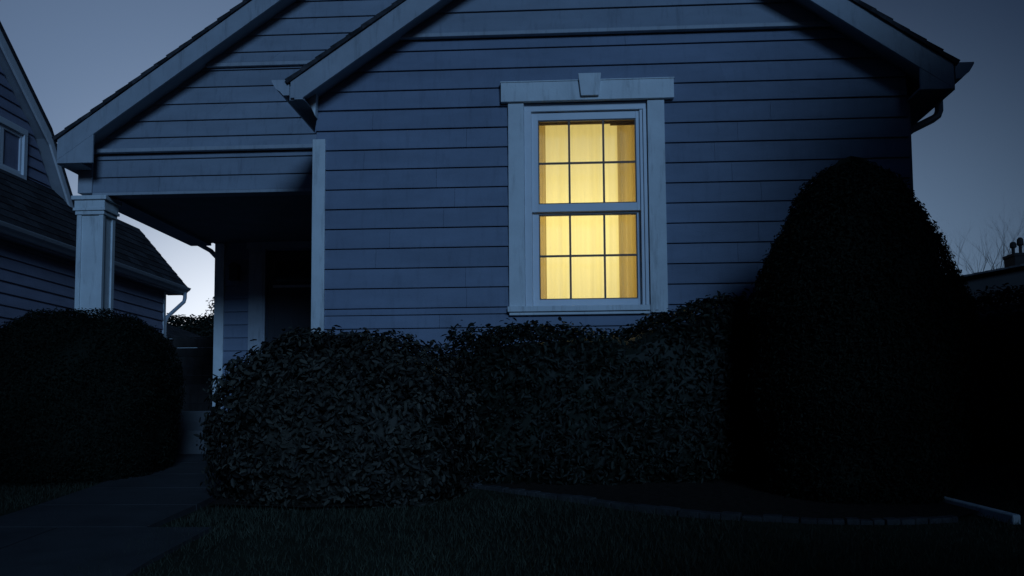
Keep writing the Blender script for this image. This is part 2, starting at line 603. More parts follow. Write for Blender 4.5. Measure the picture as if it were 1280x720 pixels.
def gutter(x, z, s, y0, y1, parent, wd=.135, ht=.12, m_='gutter'):
    """ogee gutter, open on top: x, z = the fascia's top edge, s = side it hangs to"""
    prof = [(0, 0), (0, -ht), (.045, -ht), (.07, -ht + .03), (.10, -ht + .05), (.122, -ht + .085), (wd, -.012), (wd, 0)]
    th = .004
    inner = [(wd - th * 2, -.004), (wd - th * 3, -.014), (.115, -ht + .09), (.094, -ht + .056), (.066, -ht + .038), (.042, -ht + th), (th, -ht + th), (th, 0)]
    mb = MB().prism([(x + s * a, z + b) for a, b in prof + inner], y0 + .004, y1 - .004)
    for yy in (y0, y1 - .0035):                       # end caps
        mb.prism([(x + s * a, z + b) for a, b in prof], yy, yy + .0035)
    return mb.build('gutter', M[m_], parent)


gR = gutter(ER + .013, 3.835, 1, RY + .012, 17.1, house)
gL = gutter(EL - .013, 3.845, -1, RY + .012, 8.62, house)
for o_, pts in ((gR, [(2.865, 7.62, 3.73), (2.865, 7.62, 3.64), (2.85, 7.62, 3.60), (2.815, 7.62, 3.575), (2.66, 7.62, 3.50), (2.615, 7.62, 3.465), (2.61, 7.62, 3.42), (2.61, 7.62, 1.0)]),):
    MB().tube(pts, .038, 8, .8).build('downspout', M['gutter'], o_)

# ------------------------------------------------------------------ main body behind, its gable over the porch
PY = 8.7
MC, MA, MS = -1.0, 6.37, .70           # ridge x, ridge z, slope
ME = -4.575
MZE = MA - MS * (MC - ME)


def main_x(z, hi=-1.3):
    return max(-4.49, MC - (MA - .16 - z) / MS), hi


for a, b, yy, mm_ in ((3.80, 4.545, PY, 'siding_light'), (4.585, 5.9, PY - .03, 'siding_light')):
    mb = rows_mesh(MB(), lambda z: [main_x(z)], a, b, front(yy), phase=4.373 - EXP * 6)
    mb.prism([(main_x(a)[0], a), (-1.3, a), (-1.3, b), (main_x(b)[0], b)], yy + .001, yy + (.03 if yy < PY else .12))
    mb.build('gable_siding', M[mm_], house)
for z, yy in ((3.765, PY), (4.546, PY)):
    MB().box(main_x(z + .04)[0], -1.96 if z < 4 else -1.4, yy - .058, yy - .0005, z, z + .036).build('drip_band', M['fascia'], house, .004)
# porch header: two boards, its corner post and the beam down the left side
mb = rows_mesh(MB(), lambda z: [(-4.385, -1.98)], 3.405, 3.7645, front(PY + .02), phase=3.405 - .019, exp=.163)
mb.box(-4.385, -1.98, PY + .021, PY + .24, 3.40, 3.764)
mb.build('porch_header', M['siding_light'], house)
MB().box(-4.52, -4.386, PY - .02, PY + .24, 3.40, 3.764).build('corner_board', M['fascia'], house, .003)
MB().box(-4.385, -1.98, PY - .012, PY + .019, 3.375, 3.402).build('header_trim', M['fascia'], house, .003)
mb = rows_mesh(MB(), lambda z: [(PY + .241, 11.4)], 3.40, 3.764, lambda u, d, z: (-4.50 - d, u, z), phase=3.386, exp=.163)
mb.box(-4.499, -4.27, PY + .2401, 11.4, 3.40, 3.764)
mb.build('porch_beam', M['siding_light'], house)
MB().box(-4.268, -1.975, PY + .241, 11.395, 3.43, 3.46).build('porch_ceiling', M['ceiling'], house)
# roof of the main body
deck = MB()
for s in (-1, 1):
    xe = MC + s * (MC - ME)
    deck.prism([(xe, MZE - .045), (MC, MA - .045), (MC, MA - .19), (xe, MZE - .17)], 8.4265, 17.5)
    MB().prism([(xe, MZE - .045), (MC, MA - .045), (MC, MA - .232), (xe, MZE - .232)], 8.4, 8.426).build('rake_board', M['fascia'], house, .003)
    slab_roof(MB(), xe + s * .02, MZE - .059, MC, MA - .045, 8.378, 17.5).build('roof', M['shingle'], house)
deck.build('roof_deck', M['soffit'], house)
MB().prism([(ME, 3.607), (-4.245, 3.607), (-4.245, MZE - .2325 + MS * .33), (ME, MZE - .2325)], 8.401, 8.4255).build('eave_return', M['fascia'], house, .002)
MB().box(ME + .012, -4.535, 8.4265, 17.4, 3.612, 3.626).build('soffit', M['soffit'], house)
MB().box(ME - .012, ME + .011, 8.4265, 17.4, 3.607, MZE - .07).build('fascia', M['fascia'], house)
MB().box(-4.534, -4.39, 8.4265, PY - .03, 3.612, 3.626).build('soffit', M['soffit'], house)
gM = gutter(ME - .013, MZE - .03, -1, 9.15, 17.4, house, .11)
MB().tube([(-4.63, 11.62, 3.76), (-4.63, 11.62, 3.62), (-4.61, 11.62, 3.52), (-4.36, 11.62, 3.38), (-4.265, 11.62, 3.28), (-4.26, 11.62, 3.2), (-4.26, 11.62, 1.2)], .036, 8, .8).build('downspout', M['gutter'], gM)

# porch column
col = MB().box(-4.512, -4.292, PY + .01, PY + .225, 1.385, 3.20)
for dx in (-4.527, -4.292 - .028):
    col.box(dx, dx + .043, PY - .006, PY + .040, 1.386, 3.199)
col.box(-4.3065, -4.277, PY + .185, PY + .241, 1.386, 3.199)
co_ = col.build('porch_column', M['trim'], house, .003)
cp = MB()
for z0, z1, e in ((3.20, 3.235, .012), (3.2352, 3.262, .028), (3.2622, 3.335, .018), (3.3352, 3.373, .040)):
    cp.box(-4.527 - e, -4.277 + e, PY - .006 - e, PY + .240 + e, z0, z1)
cp.build('capital', M['trim'], co_, .004)
bs = MB().box(-4.55, -4.255, PY - .03, PY + .262, 1.386, 1.50).build('column_base', M['trim'], co_, .004)

# porch floor and steps
MB().box(-4.60, -1.975, 8.55, 11.39, .85, 1.385).build('porch_floor', M['porch_concrete'], house, .01)
MB().box(-3.75, -2.05, 8.22, 8.549, .80, 1.215).build('step', M['porch_concrete'], house, .01)

# back wall of the porch, entry door
BY = 11.4
mb = MB()
bw = lambda z: [(-4.10, -3.80), (-2.85, -1.976)] if z < 3.38 else [(-4.10, -1.976)]
rows_mesh(mb, bw, 1.386, 3.379, front(BY))
mb.box(-4.19, -3.6, BY + .001, BY + .12, 1.0, 3.60)
mb.box(-2.9, -1.9, BY + .001, BY + .12, 1.0, 3.60)
mb.box(-3.6, -2.9, BY + .001, BY + .12, 3.33, 3.60)
mb.build('wall', M['siding'], house)
mb = rows_mesh(MB(), lambda z: [(BY, 17)], .9, 3.61, lambda u, d, z: (-4.19 - d, u, z))
mb.box(-4.189, -4.07, BY + .121, 17, .9, 3.61)
mb.build('wall', M['siding'], house)
MB().box(-4.215, -4.10, BY - .03, BY, 1.2, 3.42).build('corner_board', M['trim'], house, .003)
MB().box(-4.0, 2.5, 16.9, 17.0, 1, 5.0).build('wall', M['siding'], house)
dr = MB().box(-3.58, -2.92, BY + .03, BY + .075, 1.40, 3.32)
for x0, x1, z0, z1 in ((-3.50, -3.29, 1.55, 2.15), (-3.21, -3.0, 1.55, 2.15), (-3.50, -3.29, 2.25, 2.80), (-3.21, -3.0, 2.25, 2.80)):
    dr.box(x0, x1, BY + .02, BY + .0299, z0, z1)
dr = dr.build('door', M['door'], house, .004)
MB().box(-3.49, -3.01, BY + .022, BY + .0299, 2.96, 3.20).build('door_glass', M['dark_glass'], dr)
mb = MB().box(-3.52, -2.98, BY + .012, BY + .0299, 2.885, 2.915)
mb.build('door_rail', M['fascia'], dr)
MB().tube([(-3.0, BY + .03, 2.32), (-3.0, BY - .03, 2.32), (-3.0, BY - .04, 2.32)], [.012, .03, .018], 12).build('door_handle', M['brass'], dr)
mb = MB().box(-3.80, -3.60, BY - .035, BY + .029, 1.386, 3.35).box(-2.90, -2.76, BY - .035, BY + .029, 1.386, 3.35).box(-3.83, -2.73, BY - .04, BY + .029, 3.3502, 3.43)
mb.box(-3.775, -3.625, BY - .045, BY - .0352, 1.5, 3.30)
mb.build('door_casing', M['fascia'], house, .004)
# porch lantern
lan = MB()
lan.box(-4.00, -3.90, BY - .145, BY - .045, 2.98, 3.12)
lan.prism([(-4.015, 3.1202), (-3.885, 3.1202), (-3.93, 3.17), (-3.97, 3.17)], BY - .155, BY - .035)
lan.box(-3.975, -3.925, BY - .0448, BY - .0235, 3.02, 3.14)
lan.box(-4.01, -3.89, BY - .15, BY - .04, 2.965, 2.9798)
lan.build('porch_lantern', M['dark_metal'], house, .003)

# ------------------------------------------------------------------ the lit window
win = MB()
win.box(-.335, -.279, WY - .012, WY + .10, 2.132, 3.642)
win.box(.572, .60, WY - .012, WY + .10, 2.132, 3.642)
win.box(.5475, .5715, WY + .004, WY + .10, 2.132, 3.642)
win.box(-.335, .60, WY - .006, WY + .10, 3.6422, 3.70)
win = win.build('window', M['vinyl'], house, .003)
MB().box(-.456, -.3355, WY - .042, WY, 2.132, 3.7035).build('casing', M['trim'], win, .003)
MB().box(.6045, .733, WY - .042, WY, 2.075, 3.6995).build('casing', M['trim'], win, .003)
hd = MB().box(-.508, .806, WY - .070, WY, 3.704, 3.852)
hd.box(-.513, .811, WY - .076, WY - .0005, 3.8522, 3.862)
hd = hd.build('window_header', M['trim'], win, .003)
MB().prism([(.103, 3.728), (.238, 3.728), (.258, 3.902), (.083, 3.902)], WY - .100, WY - .0705).build('keystone', M['trim'], hd, .004)
sill = MB().box(-.468, .60, WY - .066, WY + .1, 2.090, 2.1315)
sill.box(-.456, .60, WY - .046, WY - .0005, 2.066, 2.0898)
sill.build('sill', M['trim'], win, .004)


def sash(x0, x1, z0, z1, y, lt, rt_, bt, tp, ycut, zm):
    f = MB().box(x0, x0 + lt, y, y + .035, z0, z1).box(x1 - rt_, x1, y, y + .035, z0, z1)
    f.box(x0 + lt, x1 - rt_, y, y + .035, z0, z0 + bt).box(x0 + lt, x1 - rt_, y, y + .035, z1 - tp, z1)
    f = f.build('sash', M['vinyl'], win, .002)
    gx0, gx1, gz0, gz1 = x0 + lt, x1 - rt_, z0 + bt, z1 - tp
    # glazing bead
    b = MB().box(gx0, gx0 + .008, y + .008, y + .03, gz0, gz1).box(gx1 - .008, gx1, y + .008, y + .03, gz0, gz1)
    b.box(gx0 + .008, gx1 - .008, y + .008, y + .03, gz0, gz0 + .008).box(gx0 + .008, gx1 - .008, y + .008, y + .03, gz1 - .008, gz1)
    b.build('bead', M['muntin'], f)
    MB().box(gx0, gx1, y + .0185, y + .0215, gz0, gz1).build('pane', M['glass'], f)
    g = MB()
    for xm in (.009, .271):
        g.box(xm - .008, xm + .008, y + .010, y + .018, gz0, gz1)
    g.box(gx0, gx1, y + .0095, y + .0179, zm - .008, zm + .008)
    g.build('muntin', M['muntin'], f)


sash(-.279, .5475, 2.853 + .012, 3.642, WY + .022, .050, .028, .060, .062, 0, 3.243)
sash(-.279, .5475, 2.132, 2.875, WY + .060, .050, .028, .062, .024, 0, 2.53)

# room behind the window (part of the house)
rm = MB()
RX0, RX1, RY0, RY1, RZ0, RZ1 = -1.2, 1.6, WY + .14, 10.4, 1.45, 3.78
rm.box(RX0 - .05, RX1 + .05, RY1, RY1 + .05, RZ0 - .05, RZ1 + .05)
rm.box(RX0 - .05, RX0, RY0, RY1, RZ0, RZ1).box(RX1, RX1 + .05, RY0, RY1, RZ0, RZ1)
rm.box(RX0 - .05, RX1 + .05, RY0, RY1, RZ0 - .05, RZ0).box(RX0 - .05, RX1 + .05, RY0, RY1, RZ1, RZ1 + .05)
rm.box(RX0, HX0 - .001, RY0 - .015, RY0, RZ0, RZ1).box(HX1 + .001, RX1, RY0 - .015, RY0, RZ0, RZ1)
rm.box(HX0 - .001, HX1 + .001, RY0 - .015, RY0, RZ0, HZ0).box(HX0 - .001, HX1 + .001, RY0 - .015, RY0, HZ1, RZ1)
rm.build('room', M['plaster'], house)
la = bpy.data.lights.new('room_lamp', 'AREA')
la.energy = 27
la.color = (1.0, .81, .30)
la.shape = 'RECTANGLE'
la.size, la.size_y = .5, .6
lo = bpy.data.objects.new('room_lamp', la)
C.objects.link(lo)
lo.location = (.10, 8.75, 2.72)
lo.rotation_euler = (R_(-90), 0, 0)


def drape(name, x0, x1, z0, z1, y, folds, depth, mt, label, seed=0):
    rnd = random.Random(seed)
    ph = rnd.random() * 6
    n = max(24, int((x1 - x0) * 260))
    nz_ = 10
    vs = []
    for j in range(nz_ + 1):
        z = z0 + (z1 - z0) * j / nz_
        for i in range(n + 1):
            u = i / n
            x = x0 + (x1 - x0) * u
            amp = depth * (1 - .25 * j / nz_)
            yy = y + amp * (math.sin(u * folds * 6.283 + ph + .3 * math.sin(j * .5)) + .35 * math.sin(u * folds * 14.1 + ph * 2))
            vs.append((x, yy, z))
    fs = [(j * (n + 1) + i, j * (n + 1) + i + 1, (j + 1) * (n + 1) + i + 1, (j + 1) * (n + 1) + i) for j in range(nz_) for i in range(n)]
    o = MB().add(vs, fs).build(name, mt)
    for p in o.data.polygons:
        p.use_smooth = True
    return tag(o, label, 'curtain', 'curtains in the lit window')


drape('sheer_curtain', -.34, .62, 2.02, 3.66, WY + .235, 6, .007, M['sheer'], 'bright yellow sheer curtain filling the middle of the lit window', 1)
drape('drape', -.36, -.176, 2.02, 3.66, WY + .19, 2.6, .014, M['drape'], 'narrow dim drape at the left edge of the lit window', 2)
drape('drape', .385, .66, 2.02, 3.66, WY + .19, 2.2, .024, M['drape'], 'wide amber pleated drape at the right side of the lit window', 5)
tag(MB().box(-.5, .75, WY + .141, WY + .158, 3.580, 3.72).box(.33, .75, WY + .141, WY + .157, 3.566, 3.5799).build('curtain_pelmet', M['muntin']),
    'dark pelmet strip across the top of the lit window', 'pelmet')

# ------------------------------------------------------------------ neighbour on the left
nb = empty('neighbour_house', (-7.5, 12, 1.2), 'neighbouring house at the left edge with a steep gable, white window and long gutter', 'house')
NX, NG, NRX, NRZ = -6.3, -6.15, -6.95, 4.42
NY0, NY1 = 6.0, 15.25
side = lambda xx: (lambda u, d, z: (xx + d, u, z))
mb = rows_mesh(MB(), lambda z: [(NY0, 14.85)], 1.0, 3.36, side(NX), exp=.135, phase=.99)
mb.box(NX - .12, NX - .001, NY0, 14.85, .9, 3.36)
mb.box(-11, NX - .121, 14.73, 14.85, .9, 3.4)
mb.build('wall', M['nwall'], nb)
MB().box(NX - .02, NX + .024, 14.80, 14.88, 1.0, 3.34).build('corner_board', M['trim'], nb, .003)
MB().box(NX - .1, NG - .02, NY0, NY1, 3.335, 3.35).build('soffit', M['soffit'], nb)
MB().box(NG - .02, NG, NY0, NY1, 3.33, 3.45).build('fascia', M['gutter'], nb)
gN = gutter(NG + .001, 3.455, 1, NY0, NY1, nb, .09, .10, 'neighbour_trim')
MB().tube([(-6.10, 15.18, 3.38), (-6.10, 15.18, 3.28), (-6.11, 15.17, 3.22), (-6.16, 15.1, 3.14), (-6.27, 14.93, 2.96), (-6.30, 14.9, 2.86), (-6.30, 14.9, 1.35)], .036, 8, .8).build('downspout', M['gutter'], gN)
slab_roof(MB(), NG + .03, 3.44, NRX, NRZ, NY0, NY1 + .05).build('roof', M['shingle'], nb)
slab_roof(MB(), -9.5, 2.9, NRX, NRZ, 13.3, NY1 + .05).build('roof', M['shingle'], nb)
mb = MB().prism([(NG, 3.44), (NRX, NRZ - .01), (NRX - .9, 3.6), (NRX - .9, 3.36), (NG, 3.36)], 14.87, 15.2)
mb.build('roof_deck', M['soffit'], nb)
# upper gable wall facing right
GX = -6.93
rake = [(9.2, 7.66), (11.27, 6.11), (12.51, 5.17), (13.25, 4.42)]


def g_span(z):
    y = float(np.interp(-z, [-7.51, -5.08, -4.12], [8.99, 12.22, 12.95])) - .14
    if 4.345 < z < 5.03:
        return [(7.0, 10.9), (11.93, y)]
    return [(7.0, y)]


mb = MB()
for a, b in ((3.9, 4.345), (4.345, 5.03), (5.03, 7.0)):
    rows_mesh(mb, g_span, a, b, side(GX), exp=.14, phase=3.9)
mb.prismx([(7, 3.9), (12.75, 3.9), (12.72, 4.30), (12.12, 5.08), (11.0, 5.93), (9.0, 7.4), (7, 7.4)], GX - .12, GX - .001)
mb.build('wall', M['nwall'], nb)
rk = [(8.99, 7.51), (12.22, 5.08), (12.95, 4.12)]


def rake_poly(hi, lo):
    return [(y, z + hi) for y, z in rk] + [(y, z + lo) for y, z in rk[::-1]]


MB().prismx(rake_poly(0, -.15), GX + .16, GX + .19).build('rake_board', M['neighbour_trim'], nb, .003)
MB().prismx(rake_poly(.065, .002), GX - 3.0, GX + .205).build('roof', M['shingle'], nb)
MB().prismx(rake_poly(-.01, -.07), GX - 2.9, GX + .159).build('roof_deck', M['soffit'], nb)
nw = MB().prismx([(10.9, 4.345), (11.93, 4.345), (11.93, 4.43), (10.9, 4.43)], GX - .03, GX + .05)
nw.prismx([(10.9, 4.95), (11.93, 4.95), (11.93, 5.03), (10.9, 5.03)], GX - .03, GX + .05)
nw.prismx([(11.85, 4.4302), (11.93, 4.4302), (11.93, 4.9498), (11.85, 4.9498)], GX - .03, GX + .05)
nw.prismx([(10.9, 4.4302), (10.98, 4.4302), (10.98, 4.9498), (10.9, 4.9498)], GX - .03, GX + .05)
nw = nw.build('window', M['vinyl'], nb, .004)
sf = MB()
for ya, yb in ((10.98, 11.40), (11.405, 11.85)):
    sf.prismx([(ya, 4.431), (yb, 4.431), (yb, 4.47), (ya, 4.47)], GX - .02, GX + .02).prismx([(ya, 4.91), (yb, 4.91), (yb, 4.949), (ya, 4.949)], GX - .02, GX + .02)
    sf.prismx([(ya, 4.47), (ya + .04, 4.47), (ya + .04, 4.91), (ya, 4.91)], GX - .02, GX + .02).prismx([(yb - .04, 4.47), (yb, 4.47), (yb, 4.91), (yb - .04, 4.91)], GX - .02, GX + .02)
sf.build('sash', M['vinyl'], nw)
MB().prismx([(10.98, 4.431), (11.85, 4.431), (11.85, 4.949), (10.98, 4.949)], GX - .012, GX - .006).build('pane', M['dark_glass'], nw)

# ------------------------------------------------------------------ fences
def fence(name, p0, p1, top, label, board=.14, rows=True):
    root = empty(name, (*p0, gz(p0[1])), label, 'fence')
    a, b = Vector(p0), Vector(p1)
    L = (b - a).length
    d = (b - a) / L
    n = Vector((-d.y, d.x))
    zb = gz(min(p0[1], p1[1])) - .05
    mb = MB()
    z = zb + .08
    while z < top - .01:
        zt = min(z + board, top)
        q = [a - n * .012, b - n * .012, b + n * .012, a + n * .012]
        mb.add([(p.x, p.y, z) for p in q] + [(p.x, p.y, zt - .008) for p in q], [(4, 5, 6, 7), (0, 3, 2, 1), (0, 1, 5, 4), (1, 2, 6, 5), (2, 3, 7, 6), (3, 0, 4, 7)])
        z = zt
    mb.build('fence_panel', M['fence'], root)
    k = max(1, round(L / 1.8))
    for i in range(k + 1):
        p = a + d * (L * i / k) + n * .05
        MB().box(p.x - .045, p.x + .045, p.y - .037, p.y + .045, zb, top + .03).build('post', M['fence'], root, .004)


fence('board_fence', (-6.25, 14.5), (-4.25, 14.5), 2.60, 'dark board fence between the two houses, seen through the porch')
fence('board_fence', (2.62, 9.2), (7.2, 9.2), 2.30, 'black board fence behind the cone shaped evergreen at the right edge')


# ------------------------------------------------------------------ far houses
def ridge_house(loc, xe0, xr, xe1, zt, zr, depth, label):
    """low gabled house whose ridge runs away from the viewer"""
    x, y, z = loc
    root = empty('far_house', loc, label, 'house')
    mb = rows_mesh(MB(), lambda q: [(xe0 + .3, xe1 - .3)], z, zt, front(y), exp=.18, phase=z)
    mb.box(xe0 + .3, xe1 - .3, y + .001, y + depth, z, zt)
    mb.build('wall', M['dark_siding'], root)
    MB().prism([(xe0 + .2, zt - .01), (xe1 - .2, zt - .01), (xr, zr - .06)], y, y + depth).build('gable', M['dark_siding'], root)
    rf = slab_roof(MB(), xe0, zt, xr, zr, y - .3, y + depth + .3, .2)
    slab_roof(rf, xe1, zt, xr, zr, y - .3, y + depth + .3, .2)
    rf = rf.build('roof', M['shingle'], root)
    MB().box(xr - 2.2, xr - 1.2, y - .03, y - .0215, z + .9, z + 2.0).build('window', M['dark_glass'], root)
    return root, rf


ridge_house((8.3, 18, 1.4), 4.2, 9.4, 14.0, 3.30, 4.22, 8, 'low dark roofed house in the distance at the right edge behind the evergreen')
# brick chimney with pots on that roof, at the frame's edge
ch = MB()
ch.box(8.16, 9.0, 18.4, 18.85, 3.4, 4.26).box(8.145, 9.015, 18.385, 18.865, 4.261, 4.32)
root_r = [o for o in C.objects if o.name.startswith('far_house')][-1]
chm = ch.build('chimney', M['brick'], root_r, .006)
for k, (x, h) in enumerate(((8.24, .24), (8.37, .32), (8.52, .38), (8.68, .30), (8.84, .34))):
    MB().tube([(x, 18.62, 4.32), (x, 18.62, 4.32 + h * .5), (x, 18.62, 4.32 + h * .58), (x, 18.62, 4.32 + h * .9), (x, 18.62, 4.32 + h)], [.03, .03, .062, .055, .03], 10).build('chimney_pot', M['brick'], chm)

_, frf = ridge_house((-15.5, 24, 1.5), -18.0, -13.2, -9.1, 3.15, 4.62, 6, 'far dark roofed house with a pale rake board, low in the gap beside the porch')
MB().prism([(-13.2, 4.62), (-9.1, 3.15), (-9.1, 2.97), (-13.2, 4.44)], 23.66, 23.70).build('rake_board', M['trim'], frf.parent)


# ------------------------------------------------------------------ bare trees and shrubs on the skyline
def branch(mb, p, d, L, r, depth, rnd, spread=.5):
    pts, rs = [p], [r]
    q = p.copy()
    dd = d.copy()
    for i in range(4):
        dd = (dd + Vector((rnd.uniform(-1, 1), rnd.uniform(-1, 1), rnd.uniform(-.2, .6))) * .16).normalized()
        q = q + dd * L / 4
        pts.append(q.copy())
        rs.append(r * (1 - .14 * (i + 1)))
    mb.tube(pts, rs, 4 if depth < 2 else 6)
    if depth == 0:
        return
    for k in range(rnd.choice((2, 3, 3))):
        t = rnd.choice((2, 3, 4))
        nd_ = (dd + Vector((rnd.uniform(-1, 1), rnd.uniform(-1, 1), rnd.uniform(-.1, .5))) * spread * 1.3).normalized()
        branch(mb, pts[t], nd_, L * rnd.uniform(.6, .8), rs[t] * .66, depth - 1, rnd, spread)


def bare_tree(loc, h, label, seed, depth=5, r=.05):
    rnd = random.Random(seed)
    root = empty('bare_tree', loc, label, 'tree', 'bare trees on the skyline')
    p = Vector(loc)
    MB().tube([p, p + Vector((.03, 0, h * .2)), p + Vector((0, .03, h * .38))], [r * 1.4, r * 1.1, r], 8).build('trunk', M['bark'], root)
    mb = MB()
    for k in range(4):
        a = k * 1.7 + rnd.random()
        branch(mb, p + Vector((0, .03, h * .36)), Vector((math.cos(a) * .5, math.sin(a) * .5, 1)).normalized(), h * .24, r * .7, depth - 1, rnd)
    mb.build('branches', M['twig'], root)


bare_tree((11.0, 27.5, 1.5), 5.6, 'leafless tree nearest the cone shaped evergreen, twigs over the far roof', 3, 6, .055)
bare_tree((11.9, 28, 1.5), 6.0, 'leafless tree in the middle of the gap over the far right roof', 9, 6, .055)
bare_tree((12.8, 27.5, 1.5), 6.1, 'leafless tree just left of the brick chimney with pots', 21, 6, .055)
bare_tree((-16.6, 38, 1.6), 4.6, 'small leafless tree beside the curved downspout of the left neighbour', 5, 4, .035)


# ------------------------------------------------------------------ foliage
def leaf_mesh(name, P, N, size, mt, parent, aspect=.5, fold=.25, flip=.8):
    """P points, N outward normals -> one folded leaf of two quads at each point"""
    n = len(P)
    rnd = RNG.normal(size=(n, 3))
    nor = N + rnd * flip * .6
    nor /= np.linalg.norm(nor, axis=1)[:, None]
    tg = RNG.normal(size=(n, 3)) + np.array([0, 0, -.25])
    tg -= (tg * nor).sum(1)[:, None] * nor
    tg /= np.linalg.norm(tg, axis=1)[:, None]
    bt = np.cross(nor, tg)
    s = (size * RNG.uniform(.5, 1.35, n))[:, None]
    tip = P + tg * s - nor * s * .20
    base = P - tg * s * .12
    l1 = P + tg * s * .16 + bt * s * aspect * .42 + nor * s * fold * .26
    r1 = P + tg * s * .16 - bt * s * aspect * .42 + nor * s * fold * .26
    l2 = P + tg * s * .62 + bt * s * aspect * .40 + nor * s * fold * .12
    r2 = P + tg * s * .62 - bt * s * aspect * .40 + nor * s * fold * .12
    V = np.stack([base, l1, l2, tip, r2, r1], 1).reshape(-1, 3)
    idx = np.arange(n)[:, None] * 6
    Fq = np.concatenate([idx + np.array([0, 3, 2, 1]), idx + np.array([0, 5, 4, 3])], 1).reshape(-1, 4)
    me = bpy.data.meshes.new(name)
    me.vertices.add(len(V))
    me.vertices.foreach_set('co', V.ravel())
    me.loops.add(Fq.size)
    me.loops.foreach_set('vertex_index', Fq.ravel().astype(np.int32))
    me.polygons.add(len(Fq))
    me.polygons.foreach_set('loop_start', np.arange(0, Fq.size, 4, dtype=np.int32))
    me.polygons.foreach_set('loop_total', np.full(len(Fq), 4, dtype=np.int32))
    me.update()
    me.validate()
    me.materials.append(mt)
    o = bpy.data.objects.new(name, me)
    C.objects.link(o)
    if parent is not None:
        link(o, parent)
    return o


def lump(P, k, seed):
    """smooth pseudo noise in -1..1"""
    r = np.random.default_rng(seed)
    out = np.zeros(len(P))
    for j in range(7):
        q = r.normal(size=3)
        q /= np.linalg.norm(q)
        out += np.sin(P @ q * k * r.uniform(.6, 1.7) + r.uniform(0, 6.28))
    return out / 3.2


def shrub(name, label, cat, field, lo, hi, count, size, mt, shell=.16, rough=.05, seed=1, aspect=.5, core=.86, k=9, stem_at=None, group=None, stray=.03):
    """field(P) -> value that is 1 on the clipped surface; leaves fill a shell under it"""
    lo, hi = np.array(lo), np.array(hi)
    base = ((lo[0] + hi[0]) / 2, (lo[1] + hi[1]) / 2)
    root = empty(name, (*base, lo[2]), label, cat, group)
    r = np.random.default_rng(seed)
    got = []
    tot = 0
    while tot < count:
        P = lo - .08 + r.random((400000, 3)) * (hi - lo + .16)
        f = field(P) + rough * lump(P, k, seed) + rough * .5 * lump(P, k * 3.1, seed + 5)
        lim = 1 + stray * (r.random(len(P)) ** 3) * 1.5
        okk = (f < lim) & (f > 1 - shell) & (r.random(len(P)) < np.clip((f - (1 - shell)) / shell, .15, 1))
        got.append(P[okk])
        tot += okk.sum()
    P = np.concatenate(got)[:count]
    e = .01
    N = np.stack([(field(P + np.eye(3)[a] * e) - field(P - np.eye(3)[a] * e)) for a in range(3)], 1)
    N /= np.linalg.norm(N, axis=1)[:, None] + 1e-9
    N[:, 2] += .25
    N /= np.linalg.norm(N, axis=1)[:, None]
    fo = leaf_mesh('foliage', P, N, size, mt, root, aspect)
    # dense inner twig mass: closed lumpy body well inside the leaves
    cen = np.array([base[0], base[1], (lo[2] + hi[2]) / 2])
    nu, nv = 40, 24
    vs = []
    for j in range(nv + 1):
        th = math.pi * j / nv
        for i in range(nu):
            ph = 2 * math.pi * i / nu
            dvec = np.array([math.sin(th) * math.cos(ph), math.sin(th) * math.sin(ph), math.cos(th)])
            a, b = 0.0, 4.0
            for _ in range(24):
                mth = (a + b) / 2
                if field((cen + dvec * mth)[None])[0] < core:
                    a = mth
                else:
                    b = mth
            vs.append(cen + dvec * a * (1 + .05 * math.sin(ph * 5 + th * 7)))
    fs = [(j * nu + i, (j + 1) * nu + i, (j + 1) * nu + (i + 1) % nu, j * nu + (i + 1) % nu) for j in range(nv) for i in range(nu)]
    MB().add([tuple(v) for v in vs], fs).build('inner_twigs', mt, fo)
    rnd = random.Random(seed)
    for q in range(stem_at or 3):
        st = MB()
        x = base[0] + rnd.uniform(-.3, .3) * (hi[0] - lo[0])
        y = base[1] + rnd.uniform(-.2, .2) * (hi[1] - lo[1])
        st.tube([(x, y, gz(y) - .05), (x + rnd.uniform(-.05, .05), y, gz(y) + .2), (x + rnd.uniform(-.1, .1), y, gz(y) + .5)], [.022, .018, .012], 6)
        st.build('stem', M['bark'], root)
    return root


def superbox(c, r, n=3.0, topfn=None):
    c, r = np.array(c), np.array(r)

    def f(P):
        Q = P.copy()
        if topfn is not None:
            Q[:, 2] = P[:, 2] - topfn(P[:, 0])
        q = np.abs((Q - c) / r)
        return (q ** n).sum(1) ** (1 / n)
    return f


# broad-leaved shrub before the porch corner
shrub('broadleaf_shrub', 'wide leafy shrub with visible broad leaves before the white corner board', 'shrub',
      superbox((-1.38, 5.98, 1.20), (.765, .55, .60), 2.7), (-2.17, 5.42, .74), (-.59, 6.6, 1.85), 21000, .039, M['laurel'], .16, .07, 3, .55, .84, 9, 7, stray=.05)
# long hedge under the window, rising to the right
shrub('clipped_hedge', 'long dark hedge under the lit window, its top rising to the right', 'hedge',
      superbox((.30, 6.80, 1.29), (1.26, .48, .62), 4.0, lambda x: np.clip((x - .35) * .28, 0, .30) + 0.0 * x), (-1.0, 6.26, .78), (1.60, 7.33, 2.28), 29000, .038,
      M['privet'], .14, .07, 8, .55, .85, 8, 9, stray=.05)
# clipped round hedge at the left
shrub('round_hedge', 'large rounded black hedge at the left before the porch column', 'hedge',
      superbox((-3.60, 7.0, 1.38), (.67, .66, .70), 2.9), (-4.3, 6.3, .70), (-2.85, 7.7, 2.12), 75000, .019, M['yew'], .12, .032, 5, .5, .92, 10, 5, stray=.02)


